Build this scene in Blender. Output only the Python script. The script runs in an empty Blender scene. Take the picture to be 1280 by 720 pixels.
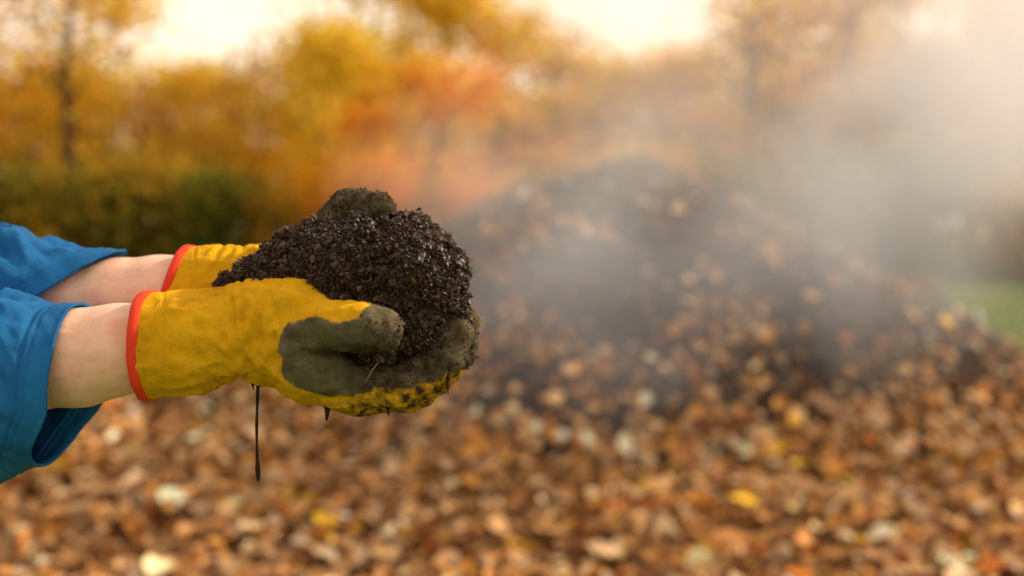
import bpy, math, random
import numpy as np
from mathutils import Vector, Matrix

rng = np.random.default_rng(7)
random.seed(7)
scene = bpy.context.scene
scene.view_settings.view_transform = 'Standard'
scene.view_settings.look = 'None'
scene.view_settings.exposure = 0

# ------------------------------------------------------------------ camera
PITCH = math.radians(3.2)
CAMZ = 1.2
cam_d = bpy.data.cameras.new("camera")
cam = bpy.data.objects.new("camera", cam_d)
scene.collection.objects.link(cam)
cam.location = (0, 0, CAMZ)
cam.rotation_euler = (math.radians(90) - PITCH, 0, 0)
cam_d.lens = 35
cam_d.sensor_width = 36
cam_d.clip_end = 2000
cam_d.clip_start = 0.02
cam_d.dof.use_dof = True
cam_d.dof.focus_distance = 0.80
cam_d.dof.aperture_fstop = 2.4
scene.camera = cam

# hands are modelled in a local frame: 1 unit = 0.66 mm
S = 0.00066
D0 = 0.82
FWD = np.array([0, math.cos(PITCH), -math.sin(PITCH)])
UP = np.array([0, math.sin(PITCH), math.cos(PITCH)])

def W(a):
    a = np.atleast_2d(np.asarray(a, float))
    x = (a[:, 0] - 640) * S
    y = D0 + a[:, 1] * S
    z = (a[:, 2] + 360) * S
    o = np.zeros((len(a), 3))
    o[:, 0] = x
    o += y[:, None] * FWD + z[:, None] * UP
    o[:, 2] += CAMZ
    return o

def L(u, v, w):
    f = 1 + w * S / D0
    return np.array([640 + (u - 640) * f, w, -(360 + (v - 360) * f)])

# ------------------------------------------------------------------ noise
PERM = rng.permutation(4096)
def vnoise(P, seed=0):
    P = np.asarray(P, float)
    i = np.floor(P).astype(np.int64)
    f = P - i
    f = f * f * (3 - 2 * f)
    def hsh(a, b, c):
        return PERM[(PERM[(PERM[(a + seed * 31) & 4095] + b) & 4095] + c) & 4095] / 4095.0
    r = 0
    for dx in (0, 1):
        wx = f[..., 0] if dx else 1 - f[..., 0]
        for dy in (0, 1):
            wy = f[..., 1] if dy else 1 - f[..., 1]
            for dz in (0, 1):
                wz = f[..., 2] if dz else 1 - f[..., 2]
                r = r + wx * wy * wz * hsh(i[..., 0] + dx, i[..., 1] + dy, i[..., 2] + dz)
    return r
def fbm(P, o=4, seed=0):
    r = 0; a = 0.5; t = 0
    for k in range(o):
        r = r + a * vnoise(P * (2 ** k) + 17.3 * k, seed + k); t += a; a *= 0.5
    return r / t

# ------------------------------------------------------------------ mesh helpers
def mesh_from(name, verts, faces, smooth=True, mats=(), midx=None, parent=None, attrs=None, colors=None):
    """faces: (n,k) ndarray or list of such arrays"""
    me = bpy.data.meshes.new(name)
    if not isinstance(faces, (list, tuple)):
        faces = [faces]
    faces = [np.asarray(f, np.int64) for f in faces if len(f)]
    verts = np.asarray(verts, np.float32)
    nl = sum(f.size for f in faces); nf = sum(len(f) for f in faces)
    me.vertices.add(len(verts)); me.vertices.foreach_set("co", verts.ravel())
    me.loops.add(nl); me.loops.foreach_set("vertex_index", np.concatenate([f.ravel() for f in faces]).astype(np.int32))
    starts = []; s = 0
    for f in faces:
        k = f.shape[1]; starts.append(s + np.arange(len(f)) * k); s += f.size
    me.polygons.add(nf); me.polygons.foreach_set("loop_start", np.concatenate(starts).astype(np.int32))
    me.update(calc_edges=True)
    me.polygons.foreach_set("use_smooth", np.full(nf, smooth, dtype=bool))
    for m in mats: me.materials.append(m)
    if midx is not None: me.polygons.foreach_set("material_index", np.asarray(midx, np.int32))
    if attrs:
        for k, v in attrs.items():
            a = me.attributes.new(k, 'FLOAT', 'POINT'); a.data.foreach_set("value", np.asarray(v, np.float32))
    if colors is not None:
        a = me.attributes.new("Col", 'FLOAT_COLOR', 'POINT')
        c = np.ones((len(verts), 4), np.float32); c[:, :3] = colors
        a.data.foreach_set("color", c.ravel())
    me.validate()
    ob = bpy.data.objects.new(name, me)
    scene.collection.objects.link(ob)
    if parent: ob.parent = parent
    return ob

def empty(name):
    e = bpy.data.objects.new(name, None); scene.collection.objects.link(e); e.empty_display_size = 0.1
    return e

def surface_nets(F, h, o):
    n = F.shape
    Sg = F < 0
    c = (n[0]-1, n[1]-1, n[2]-1)
    acc = np.zeros(c + (3,), np.float32); cnt = np.zeros(c, np.float32)
    for ax in range(3):
        A = np.take(F, range(n[ax]-1), ax); B = np.take(F, range(1, n[ax]), ax)
        cr = (A < 0) != (B < 0)
        t = np.where(cr, A / np.where(cr, A - B, 1), 0).astype(np.float32)
        b, d = (ax+1) % 3, (ax+2) % 3
        for ob in (0, 1):
            for od in (0, 1):
                sl = [slice(None)] * 3
                sl[b] = slice(ob, ob + n[b]-1); sl[d] = slice(od, od + n[d]-1)
                crs = cr[tuple(sl)]; ts = t[tuple(sl)]
                acc[..., ax] += ts
                acc[..., b] += crs * float(ob)
                acc[..., d] += crs * float(od)
                cnt += crs
    act = cnt > 0
    idx = -np.ones(c, np.int64); idx[act] = np.arange(act.sum())
    ijk = np.argwhere(act)
    V = (ijk + acc[act] / cnt[act][:, None]) * h + o
    quads = []
    for ax in range(3):
        b, d = (ax+1) % 3, (ax+2) % 3
        A = np.take(Sg, range(n[ax]-1), ax); B = np.take(Sg, range(1, n[ax]), ax)
        cr = A != B
        e = np.argwhere(cr)
        ok = (e[:, b] > 0) & (e[:, b] < n[b]-1) & (e[:, d] > 0) & (e[:, d] < n[d]-1)
        e = e[ok]
        ins = A[tuple(e.T)]
        def cell(ob, od):
            q = e.copy(); q[:, b] += ob; q[:, d] += od
            return idx[tuple(q.T)]
        q = np.stack([cell(-1, -1), cell(0, -1), cell(0, 0), cell(-1, 0)], 1)
        q[~ins] = q[~ins][:, ::-1]
        quads.append(q)
    return V, np.concatenate(quads)

def vnormals(V, Q):
    n = np.zeros_like(V)
    fn = np.cross(V[Q[:, 2]] - V[Q[:, 0]], V[Q[:, -1]] - V[Q[:, 1]])
    for k in range(Q.shape[1]): np.add.at(n, Q[:, k], fn)
    return n / (np.linalg.norm(n, axis=1)[:, None] + 1e-9)

class Field:
    def __init__(self, lo, hi, h):
        self.h = h; self.o = np.array(lo, float)
        ns = [int((b - a) / h) + 2 for a, b in zip(lo, hi)]
        ax = [np.arange(n_, dtype=np.float32) * h + a for n_, a in zip(ns, lo)]
        self.X, self.Y, self.Z = np.meshgrid(*ax, indexing='ij')
        self.F = np.full(self.X.shape, 1e3, np.float32)
    def cap(self, a, ra, b, rb, sy=1.0):
        a = np.asarray(a, float); b = np.asarray(b, float); d = b - a; L2 = float(d @ d) + 1e-9
        px, py, pz = self.X - a[0], self.Y - a[1], self.Z - a[2]
        t = np.clip((px * d[0] + py * d[1] + pz * d[2]) / L2, 0, 1)
        qx, qy, qz = px - t * d[0], (py - t * d[1]) / sy, pz - t * d[2]
        return (np.sqrt(qx*qx + qy*qy + qz*qz) - (ra + (rb - ra) * t)).astype(np.float32)
    @staticmethod
    def smin(a, b, k):
        h = np.clip(0.5 + 0.5 * (b - a) / k, 0, 1)
        return b * (1 - h) + a * h - k * h * (1 - h)
    def chain(self, pts, k=8, raw=False):
        r = None
        for (p, q) in zip(pts[:-1], pts[1:]):
            f = self.cap(L(*p[:3]) if not raw else p[:3], p[3], L(*q[:3]) if not raw else q[:3], q[3])
            r = f if r is None else self.smin(r, f, k)
        return r
    def add(self, f, k=6): self.F = self.smin(self.F, f, k)
    def mesh(self): return surface_nets(self.F, self.h, self.o)

# ------------------------------------------------------------------ materials
def mat(name, color=(0.5,0.5,0.5), rough=0.8, spec=0.3):
    m = bpy.data.materials.new(name); m.use_nodes = True
    b = m.node_tree.nodes["Principled BSDF"]
    b.inputs["Base Color"].default_value = (*color, 1); b.inputs["Roughness"].default_value = rough
    b.inputs["Specular IOR Level"].default_value = spec
    return m, m.node_tree, b
def N(nt, t, **kw):
    n = nt.nodes.new(t)
    for k, v in kw.items(): setattr(n, k, v)
    return n
def noise(nt, scale, detail=4, rough=0.6, coord='Object'):
    tc = N(nt, 'ShaderNodeTexCoord'); n = N(nt, 'ShaderNodeTexNoise')
    n.inputs['Scale'].default_value = scale; n.inputs['Detail'].default_value = detail; n.inputs['Roughness'].default_value = rough
    nt.links.new(tc.outputs[coord], n.inputs['Vector']); return n
def ramp(nt, src, stops):
    r = N(nt, 'ShaderNodeValToRGB'); e = r.color_ramp.elements
    while len(e) < len(stops): e.new(0.5)
    for el, (p, c) in zip(e, stops): el.position = p; el.color = (*c, 1)
    nt.links.new(src, r.inputs['Fac']); return r
def mixc(nt, fac, a, b, blend='MIX'):
    m = N(nt, 'ShaderNodeMix', data_type='RGBA', blend_type=blend)
    for s, v in ((m.inputs[0], fac), (m.inputs[6], a), (m.inputs[7], b)):
        if hasattr(v, 'links'): nt.links.new(v, s)
        elif isinstance(v, tuple): s.default_value = (*v, 1)
        else: s.default_value = v
    return m.outputs[2]
def bump(nt, b, src, strength, dist, prev=None):
    n = N(nt, 'ShaderNodeBump'); n.inputs['Strength'].default_value = strength; n.inputs['Distance'].default_value = dist
    nt.links.new(src, n.inputs['Height'])
    if prev: nt.links.new(prev.outputs[0], n.inputs['Normal'])
    nt.links.new(n.outputs[0], b.inputs['Normal']); return n
def attr(nt, name):
    a = N(nt, 'ShaderNodeAttribute'); a.attribute_name = name; return a

# glove
m_glove, nt, b = mat("glove_fabric_and_coating", rough=0.95, spec=0.08)
na = noise(nt, 24, 6, 0.7); ya = ramp(nt, na.outputs[0], [(0.28, (0.44, 0.20, 0.006)), (0.45, (0.64, 0.325, 0.007)), (0.72, (0.75, 0.42, 0.014))])
nb = noise(nt, 60, 5); ga = ramp(nt, nb.outputs[0], [(0.3, (0.065, 0.054, 0.031)), (0.55, (0.125, 0.103, 0.062)), (0.78, (0.215, 0.185, 0.115))])
c = mixc(nt, attr(nt, "coat").outputs['Fac'], ya.outputs[0], ga.outputs[0])
nm = noise(nt, 110, 5); mm = N(nt, 'ShaderNodeMath', operation='MULTIPLY'); nt.links.new(attr(nt, "mud").outputs['Fac'], mm.inputs[0])
rm = ramp(nt, nm.outputs[0], [(0.34, (0, 0, 0)), (0.60, (1, 1, 1))]); nt.links.new(rm.outputs[0], mm.inputs[1])
c = mixc(nt, mm.outputs[0], c, (0.040, 0.025, 0.014))
nt.links.new(c, b.inputs['Base Color'])
nf = noise(nt, 900, 2); b1 = bump(nt, b, nf.outputs[0], 0.8, 0.0011)
n2 = noise(nt, 150, 4); bump(nt, b, n2.outputs[0], 0.7, 0.0020, b1)

m_red, nt, b = mat("red_binding", (0.75, 0.045, 0.015), 0.75)
nf = noise(nt, 900, 2); bump(nt, b, nf.outputs[0], 0.7, 0.001)

m_skin, nt, b = mat("skin", rough=0.5, spec=0.4)
n1 = noise(nt, 45, 5, 0.6); r = ramp(nt, n1.outputs[0], [(0.3, (0.76, 0.41, 0.29)), (0.5, (0.83, 0.51, 0.38)), (0.72, (0.78, 0.37, 0.26))])
n3 = noise(nt, 420, 3); f3 = ramp(nt, n3.outputs[0], [(0.60, (0, 0, 0)), (0.72, (0.4, 0.4, 0.4))])
nt.links.new(mixc(nt, f3.outputs[0], r.outputs[0], (0.55, 0.28, 0.18)), b.inputs['Base Color'])
b.inputs['Subsurface Weight'].default_value = 0.15; b.inputs['Subsurface Scale'].default_value = 0.006
n4 = noise(nt, 600, 3); bump(nt, b, n4.outputs[0], 0.35, 0.0008)

m_blue, nt, b = mat("blue_jacket_cloth", rough=0.85, spec=0.15)
n1 = noise(nt, 22, 5); r = ramp(nt, n1.outputs[0], [(0.3, (0.006, 0.080, 0.25)), (0.7, (0.014, 0.140, 0.38))])
nt.links.new(r.outputs[0], b.inputs['Base Color'])
n2 = noise(nt, 1100, 2); b1 = bump(nt, b, n2.outputs[0], 0.5, 0.0008)
n3 = noise(nt, 45, 4, 0.5); bump(nt, b, n3.outputs[0], 0.7, 0.005, b1)

m_soil, nt, b = mat("compost_soil", rough=0.8, spec=0.2)
n1 = noise(nt, 190, 4); r = ramp(nt, n1.outputs[0], [(0.3, (0.010, 0.005, 0.003)), (0.55, (0.030, 0.015, 0.009)), (0.78, (0.080, 0.038, 0.021))])
nt.links.new(r.outputs[0], b.inputs['Base Color'])
n2 = noise(nt, 600, 4); bump(nt, b, n2.outputs[0], 0.8, 0.0012)

m_crumb, nt, b = mat("soil_crumbs", rough=0.5, spec=0.4)
nt.links.new(attr(nt, "Col").outputs['Color'], b.inputs['Base Color'])

def foliage_mat(name, transl=0.35):
    m = bpy.data.materials.new(name); m.use_nodes = True; nt = m.node_tree; nt.nodes.clear()
    a = attr(nt, "Col"); d = N(nt, 'ShaderNodeBsdfDiffuse'); t = N(nt, 'ShaderNodeBsdfTranslucent'); x = N(nt, 'ShaderNodeMixShader'); o = N(nt, 'ShaderNodeOutputMaterial')
    nt.links.new(a.outputs['Color'], d.inputs['Color']); nt.links.new(a.outputs['Color'], t.inputs['Color'])
    x.inputs[0].default_value = transl
    nt.links.new(d.outputs[0], x.inputs[1]); nt.links.new(t.outputs[0], x.inputs[2]); nt.links.new(x.outputs[0], o.inputs['Surface']); return m
m_leaf = foliage_mat("tree_leaves", 0.5)
def diffuse_mat(name):
    m = bpy.data.materials.new(name); m.use_nodes = True; nt = m.node_tree; nt.nodes.clear()
    a = attr(nt, "Col"); d = N(nt, 'ShaderNodeBsdfDiffuse'); o = N(nt, 'ShaderNodeOutputMaterial')
    nt.links.new(a.outputs['Color'], d.inputs['Color']); nt.links.new(d.outputs[0], o.inputs['Surface']); return m
m_litter = diffuse_mat("fallen_leaves")
m_grassb = diffuse_mat("grass_blades")

m_bark, nt, b = mat("bark", rough=0.9)
n1 = noise(nt, 6, 3); r = ramp(nt, n1.outputs[0], [(0.3, (0.05, 0.035, 0.022)), (0.7, (0.17, 0.12, 0.08))])
nt.links.new(r.outputs[0], b.inputs['Base Color'])

# ------------------------------------------------------------------ world + sun
SUN_AZ = math.radians(66)   # clockwise from +Y : low sun from the right, behind the hands
SUN_EL = math.radians(32)
world = bpy.data.worlds.new("World"); scene.world = world; world.use_nodes = True
nt = world.node_tree; bg = nt.nodes["Background"]
sky = N(nt, 'ShaderNodeTexSky'); sky.sky_type = 'NISHITA'; sky.sun_disc = False
sky.sun_elevation = SUN_EL; sky.sun_rotation = SUN_AZ; sky.dust_density = 4.0; sky.air_density = 1.0
bg.inputs['Strength'].default_value = 0.15
tc = N(nt, 'ShaderNodeTexCoord'); sp = N(nt, 'ShaderNodeSeparateXYZ'); nt.links.new(tc.outputs['Generated'], sp.inputs[0])
hz = N(nt, 'ShaderNodeMapRange'); hz.inputs['From Min'].default_value = 0.0; hz.inputs['From Max'].default_value = 0.9
hz.inputs['To Min'].default_value = 0.92; hz.inputs['To Max'].default_value = 0.6
nt.links.new(sp.outputs[2], hz.inputs['Value'])
nn = N(nt, 'ShaderNodeTexNoise'); nn.inputs['Scale'].default_value = 3; nn.inputs['Detail'].default_value = 2
nt.links.new(tc.outputs['Generated'], nn.inputs['Vector'])
hc = ramp(nt, nn.outputs[0], [(0.3, (8.6, 7.0, 5.1)), (0.7, (10.0, 8.5, 6.4))])
nt.links.new(mixc(nt, hz.outputs[0], sky.outputs[0], hc.outputs[0]), bg.inputs['Color'])

sd = bpy.data.lights.new("sun", 'SUN'); sd.energy = 5.0; sd.angle = math.radians(2.5); sd.color = (1.0, 0.80, 0.54)
sun = bpy.data.objects.new("sun", sd); scene.collection.objects.link(sun)
dirv = Vector((math.sin(SUN_AZ) * math.cos(SUN_EL), math.cos(SUN_AZ) * math.cos(SUN_EL), math.sin(SUN_EL)))
sun.rotation_euler = dirv.to_track_quat('Z', 'Y').to_euler()
sun.location = (3, 3, 9)

# ------------------------------------------------------------------ gloves
def inpoly_sd(u, v, poly):
    p = np.array(poly, float); q = np.roll(p, -1, 0)
    d = np.full(u.shape, 1e9); inside = np.zeros(u.shape, bool)
    for (ax, ay), (bx, by) in zip(p, q):
        ex, ey = bx-ax, by-ay; t = np.clip(((u-ax)*ex + (v-ay)*ey)/(ex*ex+ey*ey), 0, 1)
        d = np.minimum(d, np.hypot(u-ax-t*ex, v-ay-t*ey))
        cond = ((ay > v) != (by > v)) & (u < (bx-ax)*(v-ay)/(by-ay+1e-12)+ax)
        inside ^= cond
    return np.where(inside, d, -d)

def sstep(a, b, x):
    t = np.clip((x-a)/(b-a), 0, 1); return t*t*(3-2*t)

def ring(center, axis, r, tube, name, parent, m, squash=1.0):
    axis = np.asarray(axis, float); axis /= np.linalg.norm(axis)
    up = np.array([0, 0, 1.0]); s1 = np.cross(up, axis); s1 /= np.linalg.norm(s1); s2 = np.cross(axis, s1)
    n, k = 96, 12; V = []
    for i in range(n):
        a = 2*math.pi*i/n
        rad = s1*math.cos(a)*squash + s2*math.sin(a)
        wob = 1 + 0.014*math.sin(3*a+1) + 0.010*math.sin(7*a) + 0.006*math.sin(13*a+2)
        cpt = center + rad*r*wob + axis*(2.0*math.sin(2*a+0.5)+0.8*math.sin(5*a))
        for j in range(k):
            bb = 2*math.pi*j/k
            V.append(cpt + rad*math.cos(bb)*tube*0.75 + axis*math.sin(bb)*tube*1.25)
    F = [[i*k+j, i*k+(j+1) % k, ((i+1) % n)*k+(j+1) % k, ((i+1) % n)*k+j] for i in range(n) for j in range(k)]
    return mesh_from(name, W(np.array(V)), np.array(F), True, [m], parent=parent)

def finish_glove(fld, parent, coatfn, cuffx, seamx, seed):
    V, Q = fld.mesh(); n = vnormals(V, Q)
    f = 1 + V[:, 1]*S/D0
    u = 640 + (V[:, 0]-640)/f; v = 360 + (-V[:, 2]-360)/f; w = V[:, 1]
    coat = coatfn(u, v, w, n, V)
    # cloth folds: running across the wrist, gathered at the seam
    wr = fbm(V*np.array([1/20., 1/30., 1/55.]), 3, seed)
    ridg = 1-np.abs(2*wr-1)
    wr2 = fbm(V*np.array([1/70., 1/30., 1/26.])+5, 2, seed+5); ridg2 = 1-np.abs(2*wr2-1)
    body = sstep(cuffx+5, cuffx+50, u)
    near = np.exp(-((u-seamx-8)/38.)**2)
    d = (ridg-0.75)*(7.0+15.0*near)*(0.35+0.65*body)*(1-0.5*coat)
    d += (ridg2-0.75)*12.0*(1-near)*(0.3+0.7*body)*(1-0.5*coat)
    d -= 3.2*np.exp(-((u-seamx-4*np.sin(v/22.))/2.8)**2)
    d -= 1.6*np.exp(-((u-cuffx-16)/2.0)**2)
    d += 2.4*coat
    d += (fbm(V/9., 3, seed+3)-0.5)*3.0*(0.3+coat)
    V = V + n*d[:, None]
    mud = np.clip(coatfn.mud(u, v, w, V), 0, 1)
    ob = mesh_from("glove_shell", W(V), Q, True, [m_glove], parent=parent, attrs={"coat": coat, "mud": mud})
    return ob, V, n, coat, u, v

# near hand : right hand, palm up, thumb towards the camera
g1 = empty("work_glove")
fl = Field((168, -110, -560), (625, 175, -320), 2.2)
fl.add(fl.chain([(165, 433, 5, 69), (235, 428, 5, 64), (300, 415, 5, 55), (340, 410, 5, 52)], 6), 1)
pal = None
wrists = [(318, 418, -2, 50), (322, 424, 16, 46), (322, 424, 36, 44), (320, 420, 52, 42)]
knk = [(436, 482, 4, 31), (448, 488, 42, 29), (450, 482, 80, 28), (440, 466, 114, 26)]
for a_, b_ in zip(wrists, knk):
    mid = tuple((np.array(a_) + np.array(b_))/2 + np.array([0, 6, 0, 0]))
    fl.add(fl.chain([a_, mid, b_], 6), 14)
# heel of the thumb
fl.add(fl.chain([(325, 402, -5, 50), (365, 394, -14, 42), (392, 404, -26, 35)], 8), 12)
fl.add(fl.chain([(372, 430, -18, 40), (400, 455, -14, 34)], 8), 12)
# thumb
fl.add(fl.chain([(388, 404, -34, 33), (432, 408, -52, 27), (454, 408, -54, 27.5), (478, 412, -47, 24)], 4), 9)
for ch in ([(436, 482, 4, 31), (496, 484, 6, 26), (508, 481, 8, 26), (548, 458, 14, 23), (556, 448, 16, 23), (570, 416, 20, 19)],
           [(448, 488, 42, 29), (508, 488, 50, 25.5), (520, 484, 52, 25.5), (562, 455, 56, 23), (569, 443, 57, 23), (579, 402, 58, 19)],
           [(450, 482, 80, 28), (506, 482, 92, 24.5), (516, 478, 93, 24.5), (555, 448, 96, 22), (561, 438, 96, 22), (569, 398, 94, 18)],
           [(440, 466, 114, 26), (492, 464, 126, 22), (500, 460, 126, 22), (532, 434, 128, 20), (538, 425, 128, 20), (545, 396, 124, 16)]):
    fl.add(fl.chain(ch, 3), 2.2)
ax1 = L(300, 434, 5) - L(182, 430, 5); ax1 /= np.linalg.norm(ax1)
c1 = L(189, 431, 5)
pl = -((fl.X-c1[0])*ax1[0] + (fl.Y-c1[1])*ax1[1] + (fl.Z-c1[2])*ax1[2])
fl.F = np.maximum(fl.F, pl)
fl.F = np.maximum(fl.F, -fl.cap(L(150, 433, 5), 62, L(196, 431, 5), 61))
POLY = [(349, 440), (352, 420), (362, 404), (392, 396), (425, 402), (448, 398), (460, 382), (520, 360), (640, 350), (640, 446), (565, 462),
        (540, 478), (500, 484), (470, 484), (440, 494), (405, 492), (370, 480), (354, 462)]
def coat1(u, v, w, n, V):
    nz = (fbm(V/16., 3, 5)-0.5)*10
    a = inpoly_sd(u, v, POLY) + nz
    a = np.where((n[:, 2] > 0.35) & (u > 400) & (w > -20), 8, a)
    return sstep(-1.6, 1.6, a)
def mud_and_dark1(u, v, w, V):
    d = np.hypot((u-480)/130, (v-470)/75)
    crease = np.exp(-((v-440)/9.)**2)*sstep(362, 385, u)*sstep(490, 455, u)  # extra dark band along the fold under the thumb
    tips = sstep(500, 545, u)*sstep(370, 400, v)
    return 0.9*sstep(1.15, 0.5, d)*sstep(400, 480, u) + 0.16*sstep(0.58, 0.75, fbm(V/30., 2, 9)) + 0.6*np.exp(-((v-512)/12.)**2)*sstep(370, 420, u) + 0.9*crease + 0.6*tips
coat1.mud = mud_and_dark1
sh1, GV, GN, GC, GU, GVv = finish_glove(fl, g1, coat1, 189, 306, 11)
ring(c1, ax1, 66.5, 5.2, "cuff_binding", g1, m_red)

# far hand : left hand
g2 = empty("work_glove")
fl = Field((150, -30, -520), (640, 300, -180), 2.6)
fl.add(fl.chain([(205, 362, 152, 60), (260, 358, 150, 56), (310, 358, 146, 52)], 6), 1)
wr2 = [(320, 362, 120, 44), (322, 368, 142, 44), (322, 370, 165, 42), (322, 370, 182, 38)]
kn2 = [(430, 430, 90, 28), (440, 420, 130, 28), (438, 405, 165, 27), (428, 385, 195, 25)]
for a_, b_ in zip(wr2, kn2): fl.add(fl.chain([a_, b_], 6), 14)
fl.add(fl.chain([(325, 350, 130, 44), (365, 330, 128, 36), (400, 300, 112, 27)], 8), 12)
fl.add(fl.chain([(400, 300, 112, 27), (430, 270, 82, 24), (440, 262, 74, 24), (474, 260, 52, 19)], 4), 8)
for ch in ([(430, 430, 90, 28), (490, 428, 96, 25), (500, 424, 98, 25), (545, 395, 104, 22), (556, 350, 104, 18)],
           [(440, 420, 130, 28), (500, 415, 138, 25), (508, 411, 138, 25), (550, 380, 140, 22), (558, 335, 136, 18)],
           [(438, 405, 165, 27), (495, 396, 172, 24), (502, 392, 172, 24), (540, 362, 172, 21), (546, 322, 166, 17)],
           [(428, 385, 195, 25), (478, 372, 200, 22), (484, 368, 200, 22), (515, 342, 198, 19), (520, 312, 190, 16)]):
    fl.add(fl.chain(ch, 3), 2.2)
ax2 = L(300, 372, 150) - L(222, 345, 150); ax2 /= np.linalg.norm(ax2)
c2 = L(226, 358, 152)
pl = -((fl.X-c2[0])*ax2[0] + (fl.Y-c2[1])*ax2[1] + (fl.Z-c2[2])*ax2[2])
fl.F = np.maximum(fl.F, pl)
fl.F = np.maximum(fl.F, -fl.cap(L(180, 362, 152), 54, L(236, 360, 152), 52))
def coat2(u, v, w, n, V):
    return sstep(-3, 3, u - 352 - (v-330)*0.3 + (fbm(V/16., 3, 6)-0.5)*14)
coat2.mud = lambda u, v, w, V: 1.0*sstep(360, 410, u) + 0*u
sh2, GV2, GN2, GC2, GU2, GVv2 = finish_glove(fl, g2, coat2, 228, 300, 23)
ring(c2, ax2, 58.0, 5.0, "cuff_binding", g2, m_red)

# ------------------------------------------------------------------ handful of compost
ch_e = empty("compost_handful")
fl = Field((235, -95, -510), (640, 215, -215), 2.3)
for (u_, v_, w_, r_) in [(438, 352, 48, 84), (497, 352, 50, 84), (370, 356, 52, 60), (345, 350, 50, 46), (318, 352, 48, 33), (288, 355, 40, 17), (512, 398, 42, 66), (430, 390, 60, 75),
                         (505, 335, 58, 72), (455, 332, 55, 62), (405, 324, 52, 54), (545, 352, 50, 42), (535, 380, 46, 48), (470, 420, 10, 46), (525, 412, 20, 40), (552, 382, 24, 31), (556, 330, 60, 30)]:
    p = L(u_, v_, w_); fl.add(fl.cap(p, r_, p + 0.01, r_), 8)
V, Q = fl.mesh(); n = vnormals(V, Q)
rg = 1-np.abs(2*fbm(V/17., 2, 48)-1)
d = (fbm(V/34., 3, 40)-0.5)*24 + (fbm(V/12., 3, 44)-0.5)*17 - (rg-0.7)*17 - 5.0
SV = V + n*d[:, None]; SN = vnormals(SV, Q)
mesh_from("soil_heap", W(SV), Q, True, [m_soil], parent=ch_e)

def ico(sub=1):
    import bmesh
    bm = bmesh.new(); bmesh.ops.create_icosphere(bm, subdivisions=sub, radius=1)
    v = np.array([x.co[:] for x in bm.verts]); f = np.array([[q.index for q in p.verts] for p in bm.faces]); bm.free(); return v, f
def mkvar(sub):
    IV, IF = ico(sub); vs_ = []
    for k in range(24):
        q = IV*(1+(vnoise(IV*1.6+k*7.1, k)-0.5)[:, None]*1.3 + (vnoise(IV*4.0+k*3.1, k+3)-0.5)[:, None]*0.9)
        q = q*rng.uniform(0.45, 1.35, 3); vs_.append(q)
    return IV, IF, np.array(vs_)
VAR = {1: mkvar(1), 2: mkvar(2)}
def rotmats(n, lim=None):
    q = rng.normal(size=(n, 4)); q /= np.linalg.norm(q, axis=1)[:, None]
    w_, x, y, z = q.T
    return np.stack([1-2*(y*y+z*z), 2*(x*y-z*w_), 2*(x*z+y*w_), 2*(x*y+z*w_), 1-2*(x*x+z*z), 2*(y*z-x*w_), 2*(x*z-y*w_), 2*(y*z+x*w_), 1-2*(x*x+y*y)], 1).reshape(n, 3, 3)
def scatter_crumbs(name, P, R, col, m, parent, smooth=False, sub=1):
    IV, IF, VR = VAR[sub]
    n = len(P); B = VR[rng.integers(0, 24, n)]
    M = rotmats(n)
    V = np.einsum('nij,nkj->nki', M, B)*R[:, None, None] + P[:, None, :]
    k = IV.shape[0]
    F = IF[None] + (np.arange(n)*k)[:, None, None]
    C = np.repeat(col, k, 0)
    return mesh_from(name, V.reshape(-1, 3), F.reshape(-1, 3), smooth, [m], parent=parent, colors=C)
base = np.array([0.028, 0.0140, 0.0082])
def ccol(n_c):
    col = base*rng.lognormal(0, 0.55, n_c)[:, None]*(1+rng.uniform(0, 0.5, n_c)[:, None]*np.array([1, .5, .2]))
    t = rng.random(n_c) < 0.035; col[t] = np.array([0.13, 0.060, 0.026])*rng.uniform(0.6, 1.2, t.sum())[:, None]; return col
n_c = 42000
ids = rng.integers(0, len(SV), n_c)
R = np.clip(rng.lognormal(math.log(1.4), 0.42, n_c), 0.6, 4.0)
P = SV[ids] + SN[ids]*(R*rng.uniform(-0.2, 1.1, n_c))[:, None] + rng.normal(size=(n_c, 3))*1.6
scatter_crumbs("soil_crumbs", W(P), R*S, ccol(n_c), m_crumb, ch_e, False, 1)
n_c = 1700
ids = rng.integers(0, len(SV), n_c)
R = np.clip(rng.lognormal(math.log(3.4), 0.38, n_c), 2, 9)
P = SV[ids] + SN[ids]*(R*rng.uniform(-0.4, 0.5, n_c))[:, None]
scatter_crumbs("soil_clods", W(P), R*S, ccol(n_c), m_crumb, ch_e, False, 2)
# crumbs sticking to the glove
cand = np.where((GC > 0.5) & (GU > 450) & (GVv > 395))[0]
ids = rng.choice(cand, 1700); R = rng.uniform(0.5, 2.2, 1700)
P = GV[ids] + GN[ids]*(R*0.3)[:, None]
scatter_crumbs("glove_dirt_crumbs", W(P), R*S, ccol(1700), m_crumb, ch_e, False)
cand = np.where((GU2 > 385) & (GVv2 < 300))[0]
ids = rng.choice(cand, 420); R = rng.uniform(0.6, 2.2, 420)
P = GV2[ids] + GN2[ids]*(R*0.3)[:, None]
scatter_crumbs("glove_dirt_crumbs", W(P), R*S, ccol(420), m_crumb, ch_e, False)

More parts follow.
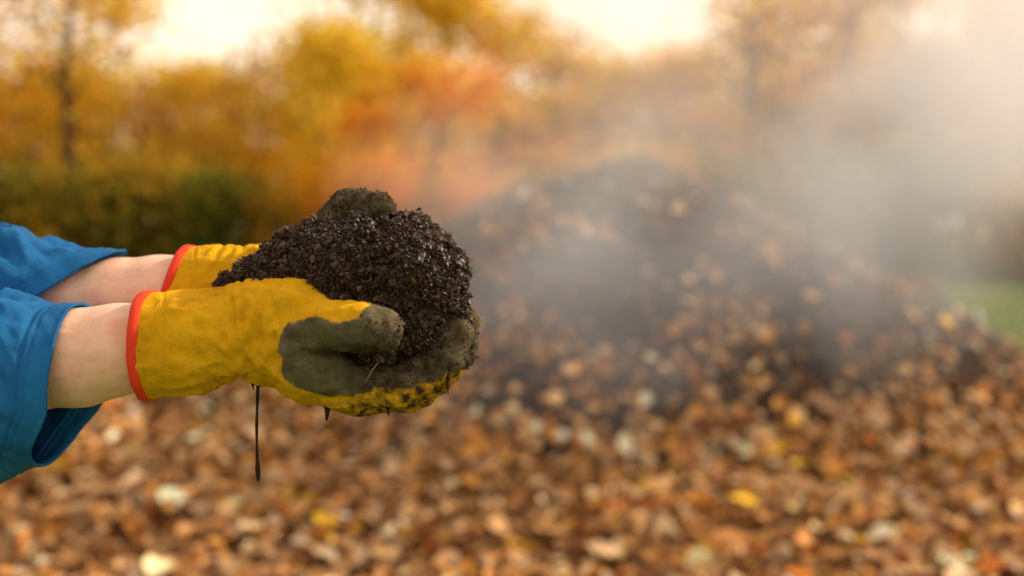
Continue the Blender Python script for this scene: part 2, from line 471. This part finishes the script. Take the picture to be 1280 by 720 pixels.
def tube(points, radii, n=8):
    P_ = np.array(points, float); V = []; F = []
    for i, p in enumerate(P_):
        t_ = P_[min(i+1, len(P_)-1)] - P_[max(i-1, 0)]; t_ /= np.linalg.norm(t_)+1e-9
        a = np.array([1.0, 0, 0]) if abs(t_[0]) < 0.8 else np.array([0, 1.0, 0])
        s1 = np.cross(t_, a); s1 /= np.linalg.norm(s1); s2 = np.cross(t_, s1)
        for j in range(n):
            th = 2*math.pi*j/n; V.append(p + (s1*math.cos(th)+s2*math.sin(th))*radii[i])
    for i in range(len(P_)-1):
        for j in range(n):
            F.append([i*n+j, i*n+(j+1) % n, (i+1)*n+(j+1) % n, (i+1)*n+j])
    return np.array(V), np.array(F)
def strand(name, u0, v0, v1, w, r0, r1, sway=2, blob=0):
    k = 26; pts = []; rr = []
    for i in range(k):
        t_ = i/(k-1); pts.append(L(u0+sway*math.sin(t_*4+u0), v0+(v1-v0)*t_, w))
        r_ = r0+(r1-r0)*t_ + blob*math.exp(-((t_-0.9)/0.09)**2) + 0.35*math.sin(t_*23+u0)*(r0*0.3)
        if i == k-1: r_ *= 0.3
        rr.append(max(r_, 0.3))
    V, F = tube(pts, rr, 8)
    mesh_from(name, W(V), F, True, [m_soil], parent=ch_e)
strand("mud_strand", 323, 462, 602, -5, 2.3, 1.4, 1.6, 2.0)
strand("mud_strand", 317, 462, 488, -12, 3.2, 0.7, 1.5)
strand("mud_strand", 561, 446, 492, -4, 5.0, 0.8, 1.2)
strand("mud_strand", 486, 500, 520, -6, 4.0, 0.9, 0.6)
strand("mud_strand", 409, 508, 526, -6, 4.5, 1.0, 0.6)
strand("mud_strand", 544, 470, 492, -4, 4.0, 0.7, 0.6)
strand("mud_strand", 452, 506, 519, -6, 3.5, 0.9, 0.6)
V, F = tube([L(458, 476, -34), L(466, 462, -36), L(476, 449, -33), L(480, 440, -26)], [0.6, 0.8, 0.7, 0.4], 6)
m_straw, _, _ = mat("straw", (0.26, 0.18, 0.09), 0.7)
mesh_from("straw_bit", W(V), F, True, [m_straw], parent=ch_e)

# ------------------------------------------------------------------ person (forearms, jacket, body outside the frame)
person = empty("person")
def sdf_obj(name, lo, hi, h, chains, m, k=10, disp=None):
    f = Field(lo, hi, h)
    for c_ in chains: f.add(f.chain(c_[0], c_[1] if len(c_) > 1 else 10), k)
    V, Q = f.mesh(); n = vnormals(V, Q)
    if disp is not None: V = V + n*disp(V)[:, None]
    return mesh_from(name, W(V), Q, True, [m], parent=person)
sdisp = lambda V: (fbm(V/np.array([60., 14., 14.]), 3, 3)-0.5)*2.6
sdf_obj("forearm", (-240, -90, -600), (290, 110, -340), 4, [[[(-200, 475, 5, 60), (-60, 465, 5, 56), (40, 456, 5, 55), (100, 447, 5, 59), (150, 437, 5, 55), (215, 430, 5, 48), (270, 424, 5, 44)], 14]], m_skin, disp=sdisp)
sdf_obj("forearm", (-260, 60, -560), (310, 270, -230), 4, [[[(-200, 370, 190, 60), (-20, 372, 172, 54), (90, 374, 160, 52), (150, 369, 155, 50), (200, 364, 153, 48), (270, 362, 150, 46)], 14]], m_skin, disp=sdisp)

def sleeve(name, secs, edge, hem, seed):
    """secs: (u, v, w, rz, ry) from cuff leftwards"""
    secs = np.array(secs, float); nA, nL = 160, 150
    us = np.linspace(0, 1, nL)
    V = np.zeros((nL, nA, 3)); th = np.arange(nA)*2*math.pi/nA
    for i in range(nL):
        z = np.cos(th); y = np.sin(th)
        e = edge(z) + 1.0*np.sin(5*th+seed)    # u of the cuff edge by angle
        u_ = e + (secs[-1, 0]-e)*us[i]
        vv = np.interp(-u_, -secs[:, 0], secs[:, 1]); ww = np.interp(-u_, -secs[:, 0], secs[:, 2])
        rz = np.interp(-u_, -secs[:, 0], secs[:, 3]); ry = np.interp(-u_, -secs[:, 0], secs[:, 4])
        dist = e-u_
        Pn = np.stack([u_/60.+z*0.8, z*1.8+u_/75., y*1.8], 1)
        fold = (1-np.abs(2*fbm(Pn, 3, seed)-1))-0.72
        amp = 36*sstep(20, 100, dist)+4
        r_ = fold*amp - 3.0*np.exp(-((dist-hem)/2.4)**2) - 1.6*np.exp(-((dist-hem+9)/1.8)**2) + 2.0*np.exp(-(dist/5.)**2)
        r_ += 3*np.exp(-((dist-20)/22.)**2)*np.sin(3*th+seed)*0.6
        f = 1 + ww*S/D0
        V[i, :, 0] = 640+(u_-640)*f; V[i, :, 1] = ww + (ry+r_)*y; V[i, :, 2] = -(360+(vv-360)*f) + (rz+r_)*z
    inner = V[:26].copy()
    c0 = inner.mean(axis=1, keepdims=True)
    di = inner-c0; di[..., 0] = 0; nrm = np.linalg.norm(di, axis=2, keepdims=True)
    inner = inner - di/nrm*3.5
    allv = np.concatenate([inner[::-1], V]).reshape(-1, 3)
    m_ = 26+nL
    i, j = np.meshgrid(np.arange(m_-1), np.arange(nA), indexing='ij')
    Q = np.stack([i*nA+j, i*nA+(j+1) % nA, (i+1)*nA+(j+1) % nA, (i+1)*nA+j], -1).reshape(-1, 4)
    return mesh_from(name, W(allv), Q, True, [m_blue], parent=person)
sleeve("jacket_sleeve", [(103, 480, 8, 99, 86), (60, 479, 8, 102, 90), (0, 484, 8, 117, 95), (-90, 482, 10, 122, 100), (-230, 480, 12, 120, 100)],
       lambda z: 101 - 42*sstep(0.15, 1.0, -z), 36, 51)
sleeve("jacket_sleeve", [(155, 398, 160, 95, 80), (100, 396, 164, 98, 86), (0, 392, 172, 120, 95), (-100, 388, 184, 122, 100), (-230, 385, 195, 120, 100)],
       lambda z: np.clip(155-105*(1-z), 50, 155), 32, 77)
fold = lambda V: (1-np.abs(2*fbm(V/90., 3, 8)-1)-0.7)*30
sdf_obj("jacket_body", (-720, -220, -820), (-120, 620, 330), 11, [
    [[(-215, 480, 12, 108), (-300, 380, 0, 105), (-420, 60, -20, 105), (-470, 0, 60, 110)], 30],
    [[(-215, 385, 195, 108), (-300, 330, 260, 105), (-420, 60, 400, 105), (-470, 0, 320, 110)], 30],
    [[(-480, 40, 100, 150), (-480, 40, 280, 150)], 30], [[(-470, 250, 110, 160), (-470, 250, 270, 160)], 30],
    [[(-470, 560, 120, 150), (-470, 560, 260, 150)], 30]], m_blue, 40, fold)
m_trs, _, _ = mat("dark_trousers", (0.03, 0.035, 0.045), 0.9)
m_boot, _, _ = mat("rubber_boots", (0.02, 0.035, 0.02), 0.5)
m_cap, _, _ = mat("knit_cap", (0.08, 0.05, 0.03), 0.95)
sdf_obj("trousers", (-700, -40, -2050), (-200, 440, -600), 14, [
    [[(-470, 700, 110, 130), (-450, 1300, 100, 95), (-470, 1900, 90, 75)], 20], [[(-470, 700, 270, 130), (-450, 1300, 290, 95), (-470, 1900, 300, 75)], 20]], m_trs, 30)
sdf_obj("boots", (-620, -20, -2060), (-150, 430, -1550), 12, [
    [[(-470, 1600, 95, 85), (-470, 1950, 90, 68), (-300, 1975, 85, 58)], 20], [[(-470, 1600, 300, 85), (-470, 1950, 300, 68), (-300, 1975, 310, 58)], 20]], m_boot, 10)
sdf_obj("head", (-640, 20, -60), (-230, 370, 480), 7, [
    [[(-470, 20, 190, 75), (-460, -110, 190, 72)], 10], [[(-430, -170, 190, 85), (-470, -255, 190, 115)], 10],
    [[(-372, -235, 190, 28), (-338, -205, 190, 20)], 8], [[(-380, -160, 190, 38), (-372, -170, 190, 40)], 8],
    [[(-475, -235, 72, 14), (-470, -205, 76, 12)], 8], [[(-475, -235, 308, 14), (-470, -205, 304, 12)], 8]], m_skin, 14)
sdf_obj("knit_cap", (-650, 10, 200), (-280, 380, 560), 8, [[[(-470, -300, 190, 128), (-485, -310, 190, 128)], 10]], m_cap, 14)

# ------------------------------------------------------------------ terrain
def gh(x, y):
    P_ = np.stack([x*0.25, y*0.25, 0*x], -1)
    return (fbm(P_, 3, 60)-0.5)*0.16*np.clip((np.hypot(x, y)-1)/6, 0.2, 1)
PX, PY = 0.85, 7.3
def pile_h(x, y):
    dx = x-PX; dy = y-PY
    rx = np.where(dx > 0, 2.95, 3.2); ry = np.where(dy < 0, 2.25, 2.6)
    P_ = np.stack([x*0.9, y*0.9, 0*x+3], -1)
    r = np.sqrt((dx/rx)**2+(dy/ry)**2)*(1+(fbm(P_, 2, 70)-0.5)*0.35)
    r = np.sqrt(r*r+0.012)-0.05
    h = 1.84*(1-np.clip(r, 0, 1)**1.12)
    rough_ = (fbm(P_*2.2, 4, 75)-0.5)*0.34
    return h + rough_*np.clip(h*2, 0, 1)
def gridmesh(name, x0, x1, y0, y1, nx, ny, fz, mats, warp=None, **k):
    xs = np.linspace(x0, x1, nx); ys = np.linspace(y0, y1, ny)
    X, Y = np.meshgrid(xs, ys, indexing='ij'); Z = fz(X, Y)
    V = np.stack([X, Y, Z], -1).reshape(-1, 3)
    i, j = np.meshgrid(np.arange(nx-1), np.arange(ny-1), indexing='ij')
    Q = np.stack([i*ny+j, (i+1)*ny+j, (i+1)*ny+j+1, i*ny+j+1], -1).reshape(-1, 4)
    return mesh_from(name, V, Q, True, mats, **k)

m_ground, nt, b = mat("ground_grass_and_litter", rough=0.95, spec=0.1)
n1 = noise(nt, 3.0, 4); g1r = ramp(nt, n1.outputs[0], [(0.3, (0.05, 0.09, 0.015)), (0.55, (0.10, 0.17, 0.025)), (0.75, (0.20, 0.21, 0.04))])
n2 = noise(nt, 22, 4); g2r = ramp(nt, n2.outputs[0], [(0.35, (0.03, 0.018, 0.009)), (0.6, (0.10, 0.055, 0.028)), (0.8, (0.24, 0.14, 0.07))])
nt.links.new(mixc(nt, attr(nt, "litter").outputs['Fac'], g1r.outputs[0], g2r.outputs[0]), b.inputs['Base Color'])
def litmask(x, y):
    nz = (fbm(np.stack([x*0.8, y*0.8, 0*x], -1), 3, 80)-0.5)*2.2
    dr = np.sqrt(((x-0.8)/5.2)**2+((y-5.2)/4.0)**2)
    return sstep(1.12, 0.92, dr+nz*0.18)*1.0
warp = lambda a: np.sign(a)*(np.abs(a)**3)
gx = 300
xs = warp(np.linspace(-gx**(1/3), gx**(1/3), 261)); ys = warp(np.linspace(-gx**(1/3), gx**(1/3), 261)) + 5
X, Y = np.meshgrid(xs, ys, indexing='ij'); Z = gh(X, Y)
i, j = np.meshgrid(np.arange(260), np.arange(260), indexing='ij')
Q = np.stack([i*261+j, (i+1)*261+j, (i+1)*261+j+1, i*261+j+1], -1).reshape(-1, 4)
mesh_from("ground", np.stack([X, Y, Z], -1).reshape(-1, 3), Q, True, [m_ground], attrs={"litter": litmask(X, Y).ravel()})

m_pile, nt, b = mat("compost_pile_humus", rough=0.9, spec=0.15)
n2 = noise(nt, 14, 5, 0.7); g2r = ramp(nt, n2.outputs[0], [(0.32, (0.014, 0.009, 0.007)), (0.52, (0.045, 0.026, 0.016)), (0.7, (0.12, 0.065, 0.037)), (0.85, (0.26, 0.15, 0.085))])
nt.links.new(g2r.outputs[0], b.inputs['Base Color']); n3 = noise(nt, 26, 3, 0.7); bump(nt, b, n3.outputs[0], 1.0, 0.06)
pile = empty("compost_pile")
gridmesh("pile_mound", -3.2, 5.2, 4.4, 11.0, 240, 200, lambda x, y: np.where(pile_h(x, y) > 0.012, pile_h(x, y)+gh(x, y), gh(x, y)-0.06), [m_pile], parent=pile)
def surf(x, y): return gh(x, y) + np.clip(pile_h(x, y), 0, 9)

# leaves
LT = np.array([[0, 0, 0], [0.30, 0.30, .04], [-0.30, 0.30, .04], [0.34, 0.62, .05], [-0.34, 0.62, .05], [0, 1, 0.02], [0, 0.32, -0.03], [0, 0.64, -0.02], [0.16, 0.86, .03], [-0.16, 0.86, .03]])
LQ = np.array([[1, 3, 7, 6], [6, 7, 4, 2]]); LT3 = np.array([[0, 1, 6], [0, 6, 2], [3, 8, 7], [7, 9, 4], [8, 5, 7], [7, 5, 9]])
PAL = np.array([[0.44, 0.22, 0.085], [0.57, 0.34, 0.17], [0.24, 0.11, 0.045], [0.67, 0.46, 0.28], [0.11, 0.05, 0.025], [0.60, 0.28, 0.06], [0.76, 0.46, 0.05], [0.80, 0.63, 0.46], [0.52, 0.18, 0.045]])
def leaves(name, x, y, size, pal_p, tilt, lift, parent=None, dark=1.0):
    n = len(x); z = surf(x, y)
    e = 0.05; gxn = (surf(x+e, y)-surf(x-e, y))/(2*e); gyn = (surf(x, y+e)-surf(x, y-e))/(2*e)
    nrm = np.stack([-gxn, -gyn, np.ones(n)], 1) + rng.normal(size=(n, 3))*tilt
    nrm /= np.linalg.norm(nrm, axis=1)[:, None]
    a = rng.uniform(0, 2*math.pi, n); t_ = np.stack([np.cos(a), np.sin(a), np.zeros(n)], 1)
    t_ -= nrm*np.sum(t_*nrm, 1)[:, None]; t_ /= np.linalg.norm(t_, axis=1)[:, None]
    s_ = np.cross(t_, nrm)
    B = np.repeat(LT[None], n, 0).copy()
    B[:, :, 0] *= rng.uniform(0.75, 1.35, n)[:, None]
    B[:, :, 1] -= 0.5
    curl = rng.normal(0.25, 0.45, n); cup = rng.normal(0.5, 0.9, n)
    B[:, :, 2] = B[:, :, 2] + curl[:, None]*B[:, :, 1]**2 + cup[:, None]*B[:, :, 0]**2 + rng.normal(size=B.shape[:2])*0.02
    B *= size[:, None, None]
    V = B[:, :, 0:1]*s_[:, None] + B[:, :, 1:2]*t_[:, None] + B[:, :, 2:3]*nrm[:, None]
    V += np.stack([x, y, z+lift], 1)[:, None]
    k = len(LT); off = (np.arange(n)*k)[:, None, None]
    c = PAL[rng.choice(len(PAL), n, p=pal_p)]*rng.lognormal(0, 0.28, n)[:, None]*dark
    return mesh_from(name, V.reshape(-1, 3), [(LQ[None]+off).reshape(-1, 4), (LT3[None]+off).reshape(-1, 3)], True, [m_litter], parent=parent, colors=np.clip(np.repeat(c, k, 0), 0, 0.85))
def cand_pts(n, x0, x1, y0, y1): return rng.uniform(x0, x1, n), rng.uniform(y0, y1, n)
x, y = cand_pts(60000, -5.5, 6.5, 1.2, 9.6)
keep = (rng.random(len(x)) < litmask(x, y)) & (pile_h(x, y) < 0.22)
x, y = x[keep], y[keep]
pp = np.array([.23, .21, .16, .14, .13, .07, .015, .035, .03]); pp /= pp.sum()
leaves("leaf_litter", x, y, np.clip(rng.lognormal(math.log(0.082), 0.32, len(x)), 0.04, 0.16), pp, 0.5, rng.uniform(0.004, 0.06, len(x)))
x, y = cand_pts(20000, -2.6, 4.6, 4.6, 10.2)
ph = pile_h(x, y); nz = fbm(np.stack([x*1.6, y*1.6, ph*1.6], -1), 3, 90)
keep = (ph > 0.1) & (rng.random(len(x)) < 0.12 + 0.7*sstep(0.45, 0.65, nz) + 0.5*sstep(0.7, 0.15, ph))
x, y = x[keep], y[keep]
pp2 = np.array([.22, .18, .22, .11, .17, .04, .01, .03, .03]); pp2 /= pp2.sum()
leaves("pile_leaves", x, y, np.clip(rng.lognormal(math.log(0.070), 0.28, len(x)), 0.03, 0.13), pp2, 0.5, rng.uniform(0.0, 0.04, len(x)), parent=pile, dark=0.9)
# stray leaves on the lawn
x, y = cand_pts(5000, -14, 16, 8, 24); keep = pile_h(x, y) < 0.01
x, y = x[keep], y[keep]
leaves("fallen_leaves_on_lawn", x, y, rng.uniform(0.05, 0.11, len(x)), pp, 0.4, np.full(len(x), 0.02))
# clods on the pile
n = 2600; x, y = cand_pts(n, -2.2, 4.2, 4.8, 9.8); k_ = pile_h(x, y) > 0.06; x, y = x[k_], y[k_]; n = len(x)
P = np.stack([x, y, surf(x, y)+0.0], 1); R = np.clip(rng.lognormal(math.log(0.028), 0.4, n), 0.01, 0.08)
scatter_crumbs("pile_clods", P, R, np.array([0.035, 0.02, 0.012])*rng.lognormal(0, 0.5, n)[:, None], m_crumb, pile, True, 2)

# grass blades
n = 50000; x = rng.uniform(-14, 14, n); y = rng.uniform(6.5, 26, n)
k_ = (litmask(x, y) < 0.5) & (pile_h(x, y) < 0.01); x, y = x[k_], y[k_]; n = len(x)
z = gh(x, y); a = rng.uniform(0, 2*math.pi, n); hh = rng.uniform(0.04, 0.13, n); wd = rng.uniform(0.006, 0.014, n)
dx, dy = np.cos(a)*wd, np.sin(a)*wd; bx, by = rng.normal(0, 0.03, n), rng.normal(0, 0.03, n)
V = np.stack([np.stack([x-dx, y-dy, z], 1), np.stack([x+dx, y+dy, z], 1), np.stack([x+bx, y+by, z+hh], 1)], 1).reshape(-1, 3)
c = np.array([0.13, 0.20, 0.03])*rng.lognormal(0, 0.3, n)[:, None]
mesh_from("grass", V, np.arange(3*n).reshape(-1, 3), False, [m_grassb], colors=np.repeat(c, 3, 0))

# ------------------------------------------------------------------ trees
def make_tree(seed, H, spread, nleaf, cols, leafsize=0.16, low=0.22, trunk_r=0.16, cl=0.55):
    r = np.random.default_rng(seed)
    VV, FF, CC = [], [], []; off = 0
    def addt(p, rr, n=8):
        nonlocal off
        V, F = tube(p, rr, n); VV.append(V); FF.append(F+off); off += len(V)
    k = 9; tp = [np.array([0, 0, -0.3])]; rr = [trunk_r*1.25]
    for i in range(1, k):
        t_ = i/(k-1); tp.append(np.array([r.normal(0, 0.12)*t_*1.5, r.normal(0, 0.12)*t_*1.5, H*0.95*t_])); rr.append(trunk_r*(1-0.9*t_))
    addt(tp, rr); tp = np.array(tp)
    anchors = [tp[-1]]
    for li in range(18):
        t_ = r.uniform(low, 0.95); p0 = np.array([np.interp(t_*H*0.95, tp[:, 2], tp[:, q]) for q in range(3)])
        a = li*2.4 + r.uniform(-.4, .4); ln = spread*(1.1-0.65*t_)*r.uniform(0.6, 1.1)
        d_ = np.array([math.cos(a), math.sin(a), r.uniform(0.25, 0.9)]); pts = [p0]; q = p0.copy()
        for s_ in range(4):
            d_ = d_ + r.normal(size=3)*0.22; q = q + d_/np.linalg.norm(d_)*ln/4; pts.append(q.copy())
            if s_ >= 1: anchors.append(q.copy())
        br = trunk_r*0.42*(1.1-t_)+0.012
        addt(pts, [br, br*.75, br*.55, br*.35, br*.15], 5)
        for s_ in range(2):
            q2 = pts[2+s_] + r.normal(size=3)*0.35*ln/2; addt([pts[2+s_], (pts[2+s_]+q2)/2+r.normal(size=3)*.05, q2], [br*.35, br*.22, br*.08], 4); anchors.append(q2)
    nb = sum(len(f) for f in FF); nvb = off
    anchors = np.array(anchors)
    wts = r.uniform(0.15, 1.0, len(anchors)); wts /= wts.sum()
    ai = r.choice(len(anchors), nleaf, p=wts)
    P_ = anchors[ai] + r.normal(size=(nleaf, 3))*np.array([cl, cl, cl*0.75])*spread/2.2
    P_[:, 2] = np.maximum(P_[:, 2], 0.15)
    nd = r.normal(size=(nleaf, 3)); nd[:, 2] += 0.4; nd /= np.linalg.norm(nd, axis=1)[:, None]
    t1 = np.cross(nd, r.normal(size=(nleaf, 3))); t1 /= np.linalg.norm(t1, axis=1)[:, None]; t2 = np.cross(nd, t1)
    sz = r.uniform(0.55, 1.3, nleaf)*leafsize
    q = np.stack([-t1*0.5, -t2*0.3, t1*0.5, t2*0.3], 1)*sz[:, None, None]*1.5
    q[:, 1] += nd*sz[:, None]*0.15
    VL = (P_[:, None]+q).reshape(-1, 3)
    cols = np.array(cols); ac = r.integers(0, len(cols), len(anchors))
    mixr = r.random(nleaf) < 0.3
    ci = np.where(mixr, r.integers(0, len(cols), nleaf), ac[ai])
    C = cols[ci]*(r.lognormal(0, 0.22, len(anchors))[ai])[:, None]*r.lognormal(0, 0.2, nleaf)[:, None]
    V = np.concatenate(VV+[VL]); FL = (np.arange(nleaf*4).reshape(-1, 4)+nvb)
    F = np.concatenate(FF+[FL]); col = np.concatenate([np.full((nvb, 3), 0.1), np.repeat(C, 4, 0)])
    midx = np.concatenate([np.zeros(nb), np.ones(nleaf)])
    ob = mesh_from("tree_tmp", V, F, True, [m_bark, m_leaf], midx=midx, colors=np.clip(col, 0, 0.92))
    me = ob.data; bpy.data.objects.remove(ob); return me
YEL = [(0.90, 0.58, 0.05), (0.92, 0.70, 0.12), (0.86, 0.48, 0.03), (0.72, 0.50, 0.05)]
ORA = [(0.86, 0.32, 0.025), (0.88, 0.40, 0.03), (0.68, 0.22, 0.02), (0.84, 0.50, 0.05)]
AMB = [(0.86, 0.46, 0.04), (0.72, 0.34, 0.03), (0.90, 0.62, 0.10), (0.50, 0.30, 0.04)]
GRN = [(0.08, 0.12, 0.02), (0.13, 0.15, 0.025), (0.32, 0.24, 0.03), (0.06, 0.09, 0.015)]
OLV = [(0.44, 0.28, 0.03), (0.62, 0.36, 0.04), (0.22, 0.20, 0.025), (0.70, 0.32, 0.03)]
T = {}
def tm(key, *a, **k):
    me = make_tree(*a, **k); me.name = key; T[key] = me
tm("yellow", 101, 9.0, 2.6, 3600, YEL, leafsize=0.17); tm("yellow2", 102, 9.0, 2.4, 3400, YEL, low=0.3, leafsize=0.17)
tm("orange", 103, 6.0, 2.2, 4000, ORA, low=0.08); tm("amber", 104, 9.0, 2.8, 3500, AMB, leafsize=0.17); tm("amber2", 105, 9.0, 2.5, 3300, AMB, low=0.15, leafsize=0.17)
tm("olive", 106, 9.0, 2.6, 4000, OLV, low=0.1); tm("sparse", 107, 11.0, 2.6, 1100, AMB, low=0.35, trunk_r=0.2)
tm("greenbush", 108, 3.2, 1.9, 3500, GRN, leafsize=0.13, low=0.05, trunk_r=0.06, cl=0.6); tm("olivebush", 109, 3.2, 1.9, 3500, OLV, leafsize=0.13, low=0.05, trunk_r=0.06, cl=0.6)
tm("orangebush", 110, 3.6, 1.9, 3500, ORA, leafsize=0.13, low=0.05, trunk_r=0.06, cl=0.6)
BASEH = dict(yellow=9, yellow2=9, orange=6, amber=9, amber2=9, olive=9, sparse=11, greenbush=3.2, olivebush=3.2, orangebush=3.6)
def put(key, name, x, y, h, sx=1.0):
    ob = bpy.data.objects.new(name, T[key]); scene.collection.objects.link(ob)
    s_ = h/(BASEH[key]*1.04)
    ob.location = (x, y, float(gh(np.array([x]), np.array([y]))[0])); ob.scale = (s_*sx, s_*sx, s_); ob.rotation_euler = (0, 0, random.uniform(0, 6.28)); return ob
# x, y, height
for (k, x, y, h, sx) in [
    ("amber", -17.5, 33, 12, 1), ("sparse", -13.6, 31, 13, 1.1), ("yellow", -14.5, 36, 11, 1), ("amber2", -18, 27, 10, 1),
    ("yellow2", -12.0, 38, 8.2, 1.1), ("amber", -9.6, 36, 7.8, 1.2), ("yellow", -7.4, 38, 8.2, 1.2), ("amber2", -10.8, 31, 6.4, 1.3), ("amber", -7.8, 31, 6.2, 1.3),
    ("yellow", -4.8, 35, 12.0, 1.1), ("yellow2", -2.8, 37, 11.5, 1.1), ("yellow2", -5.6, 30, 8.0, 1.1), ("orange", -2.2, 27, 5.6, 1.2), ("orange", -4.2, 27.5, 4.8, 1.2), ("orange", -0.3, 28.5, 6.0, 1.1),
    ("yellow", -0.2, 37, 9.5, 1.1), ("amber", 1.6, 35, 8.6, 1.1), ("yellow2", 3.6, 37, 8.2, 1.2), ("amber2", 5.4, 35, 7.8, 1.2), ("amber", 2.6, 30, 6.0, 1.3), ("yellow", 6.8, 38, 8.2, 1.2), ("olive", 5.6, 29, 5.6, 1.3),
    ("sparse", 7.4, 31, 13, 1.0), ("amber2", 9.0, 35, 10, 1.1), ("olive", 8.8, 30, 6.6, 1.2), ("amber", 11.6, 35, 11, 1.1), ("yellow", 13.8, 36, 11.5, 1.1), ("olive", 12.0, 29, 8.0, 1.1), ("amber2", 15.4, 30, 10, 1.1), ("sparse", 15.0, 27, 13, 1.0), ("olive", 17.5, 31, 10, 1.2),
    ("olive", -15.0, 28, 6.0, 1.3), ("amber", 20, 33, 11, 1.2), ("amber", -21, 31, 11, 1.2), ("yellow2", 18.5, 37, 11.5, 1.2)]:
    put(k, "autumn_tree", x, y, h, sx)
xx = -22.0; i = 0
while xx < 24:
    yb = random.uniform(24.5, 27.5)
    if xx < -5.2: key = ["greenbush", "olivebush", "greenbush", "greenbush", "olivebush"][i % 5]
    elif xx < 0.5: key = ["orangebush", "orangebush", "olivebush"][i % 3]
    else: key = random.choice(["olivebush", "greenbush", "greenbush"])
    put(key, "bush", xx, yb, random.uniform(2.2, 3.2), random.uniform(1.05, 1.3)); xx += random.uniform(0.95, 1.4); i += 1
# distant wood closing the horizon
rows = []
for q in range(34):
    x = -46+q*2.85+random.uniform(-.6, .6); y = random.uniform(46, 58)
    pk = random.choice(["amber", "yellow2", "amber2", "yellow"])
    px = 640+x/y*1244
    hmax = 9.0 if (150 < px < 410 or 690 < px < 930) else 11.5
    ob = put(pk, "distant_tree", x, y, random.uniform(0.75, 1.0)*hmax, 1.6); rows.append(ob)
wood = empty("distant_woodland")
for o_ in rows: o_.parent = wood; o_.name = "woodland_tree"

# ------------------------------------------------------------------ steam
import bmesh
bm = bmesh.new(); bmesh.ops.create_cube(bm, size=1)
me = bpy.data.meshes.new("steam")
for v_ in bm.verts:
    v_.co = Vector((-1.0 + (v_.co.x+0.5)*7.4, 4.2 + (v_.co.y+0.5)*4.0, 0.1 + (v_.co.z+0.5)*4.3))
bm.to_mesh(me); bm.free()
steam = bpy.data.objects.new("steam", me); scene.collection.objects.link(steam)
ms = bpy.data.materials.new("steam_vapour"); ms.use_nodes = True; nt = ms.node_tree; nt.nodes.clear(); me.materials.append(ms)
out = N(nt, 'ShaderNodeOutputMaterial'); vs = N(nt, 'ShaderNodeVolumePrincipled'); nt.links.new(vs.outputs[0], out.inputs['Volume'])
vs.inputs['Color'].default_value = (1.0, 0.99, 1.0, 1); vs.inputs['Anisotropy'].default_value = 0.35
vs.inputs['Density Attribute'].default_value = ""
vs.inputs['Absorption Color'].default_value = (1, 1, 1, 1)
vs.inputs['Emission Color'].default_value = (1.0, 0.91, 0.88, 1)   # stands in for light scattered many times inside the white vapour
tc = N(nt, 'ShaderNodeTexCoord')
def math_(op, a, b_=None, clamp=False):
    m = N(nt, 'ShaderNodeMath', operation=op, use_clamp=clamp)
    for s_, v_ in ((m.inputs[0], a), (m.inputs[1], b_)):
        if v_ is None: continue
        if hasattr(v_, 'links'): nt.links.new(v_, s_)
        else: s_.default_value = v_
    return m.outputs[0]
wn = N(nt, 'ShaderNodeTexNoise'); wn.inputs['Scale'].default_value = 0.9; wn.inputs['Detail'].default_value = 0; nt.links.new(tc.outputs['Object'], wn.inputs['Vector'])
wv = N(nt, 'ShaderNodeVectorMath', operation='MULTIPLY_ADD'); nt.links.new(wn.outputs['Color'], wv.inputs[0]); wv.inputs[1].default_value = (1.1, 0.8, 1.1); nt.links.new(tc.outputs['Object'], wv.inputs[2])
tot = None
for (cx, cy, cz, rx, ry, rz, am) in [(0.2, 5.5, 0.95, 1.45, 1.2, 1.6, 1.15), (1.4, 5.8, 1.5, 2.0, 1.2, 1.6, 0.9), (2.8, 6.2, 2.0, 1.9, 1.4, 1.7, 1.45), (4.0, 6.4, 2.7, 2.2, 1.5, 2.0, 1.35)]:
    sb = N(nt, 'ShaderNodeVectorMath', operation='SUBTRACT'); nt.links.new(wv.outputs[0], sb.inputs[0]); sb.inputs[1].default_value = (cx+0.55, cy+0.4, cz+0.55)
    dv = N(nt, 'ShaderNodeVectorMath', operation='DIVIDE'); nt.links.new(sb.outputs[0], dv.inputs[0]); dv.inputs[1].default_value = (rx, ry, rz)
    ln = N(nt, 'ShaderNodeVectorMath', operation='LENGTH'); nt.links.new(dv.outputs[0], ln.inputs[0])
    mr = N(nt, 'ShaderNodeMapRange', interpolation_type='SMOOTHSTEP'); nt.links.new(ln.outputs['Value'], mr.inputs['Value'])
    mr.inputs['From Min'].default_value = 1.0; mr.inputs['From Max'].default_value = 0.15; mr.inputs['To Min'].default_value = 0; mr.inputs['To Max'].default_value = am
    tot = mr.outputs[0] if tot is None else math_('ADD', tot, mr.outputs[0])
dn = N(nt, 'ShaderNodeTexNoise'); dn.inputs['Scale'].default_value = 1.0; dn.inputs['Detail'].default_value = 1.5; nt.links.new(wv.outputs[0], dn.inputs['Vector'])
dm = N(nt, 'ShaderNodeMapRange'); nt.links.new(dn.outputs[0], dm.inputs['Value']); dm.inputs['From Min'].default_value = 0.26; dm.inputs['From Max'].default_value = 0.72
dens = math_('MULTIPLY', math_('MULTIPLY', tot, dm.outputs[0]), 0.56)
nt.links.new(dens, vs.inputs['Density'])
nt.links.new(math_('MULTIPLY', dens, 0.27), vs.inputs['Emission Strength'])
try:
    ms.cycles.volume_step_rate = 4.0
    ms.cycles.volume_sampling = 'DISTANCE'
except Exception as ex: print(ex)
print("verts ok")
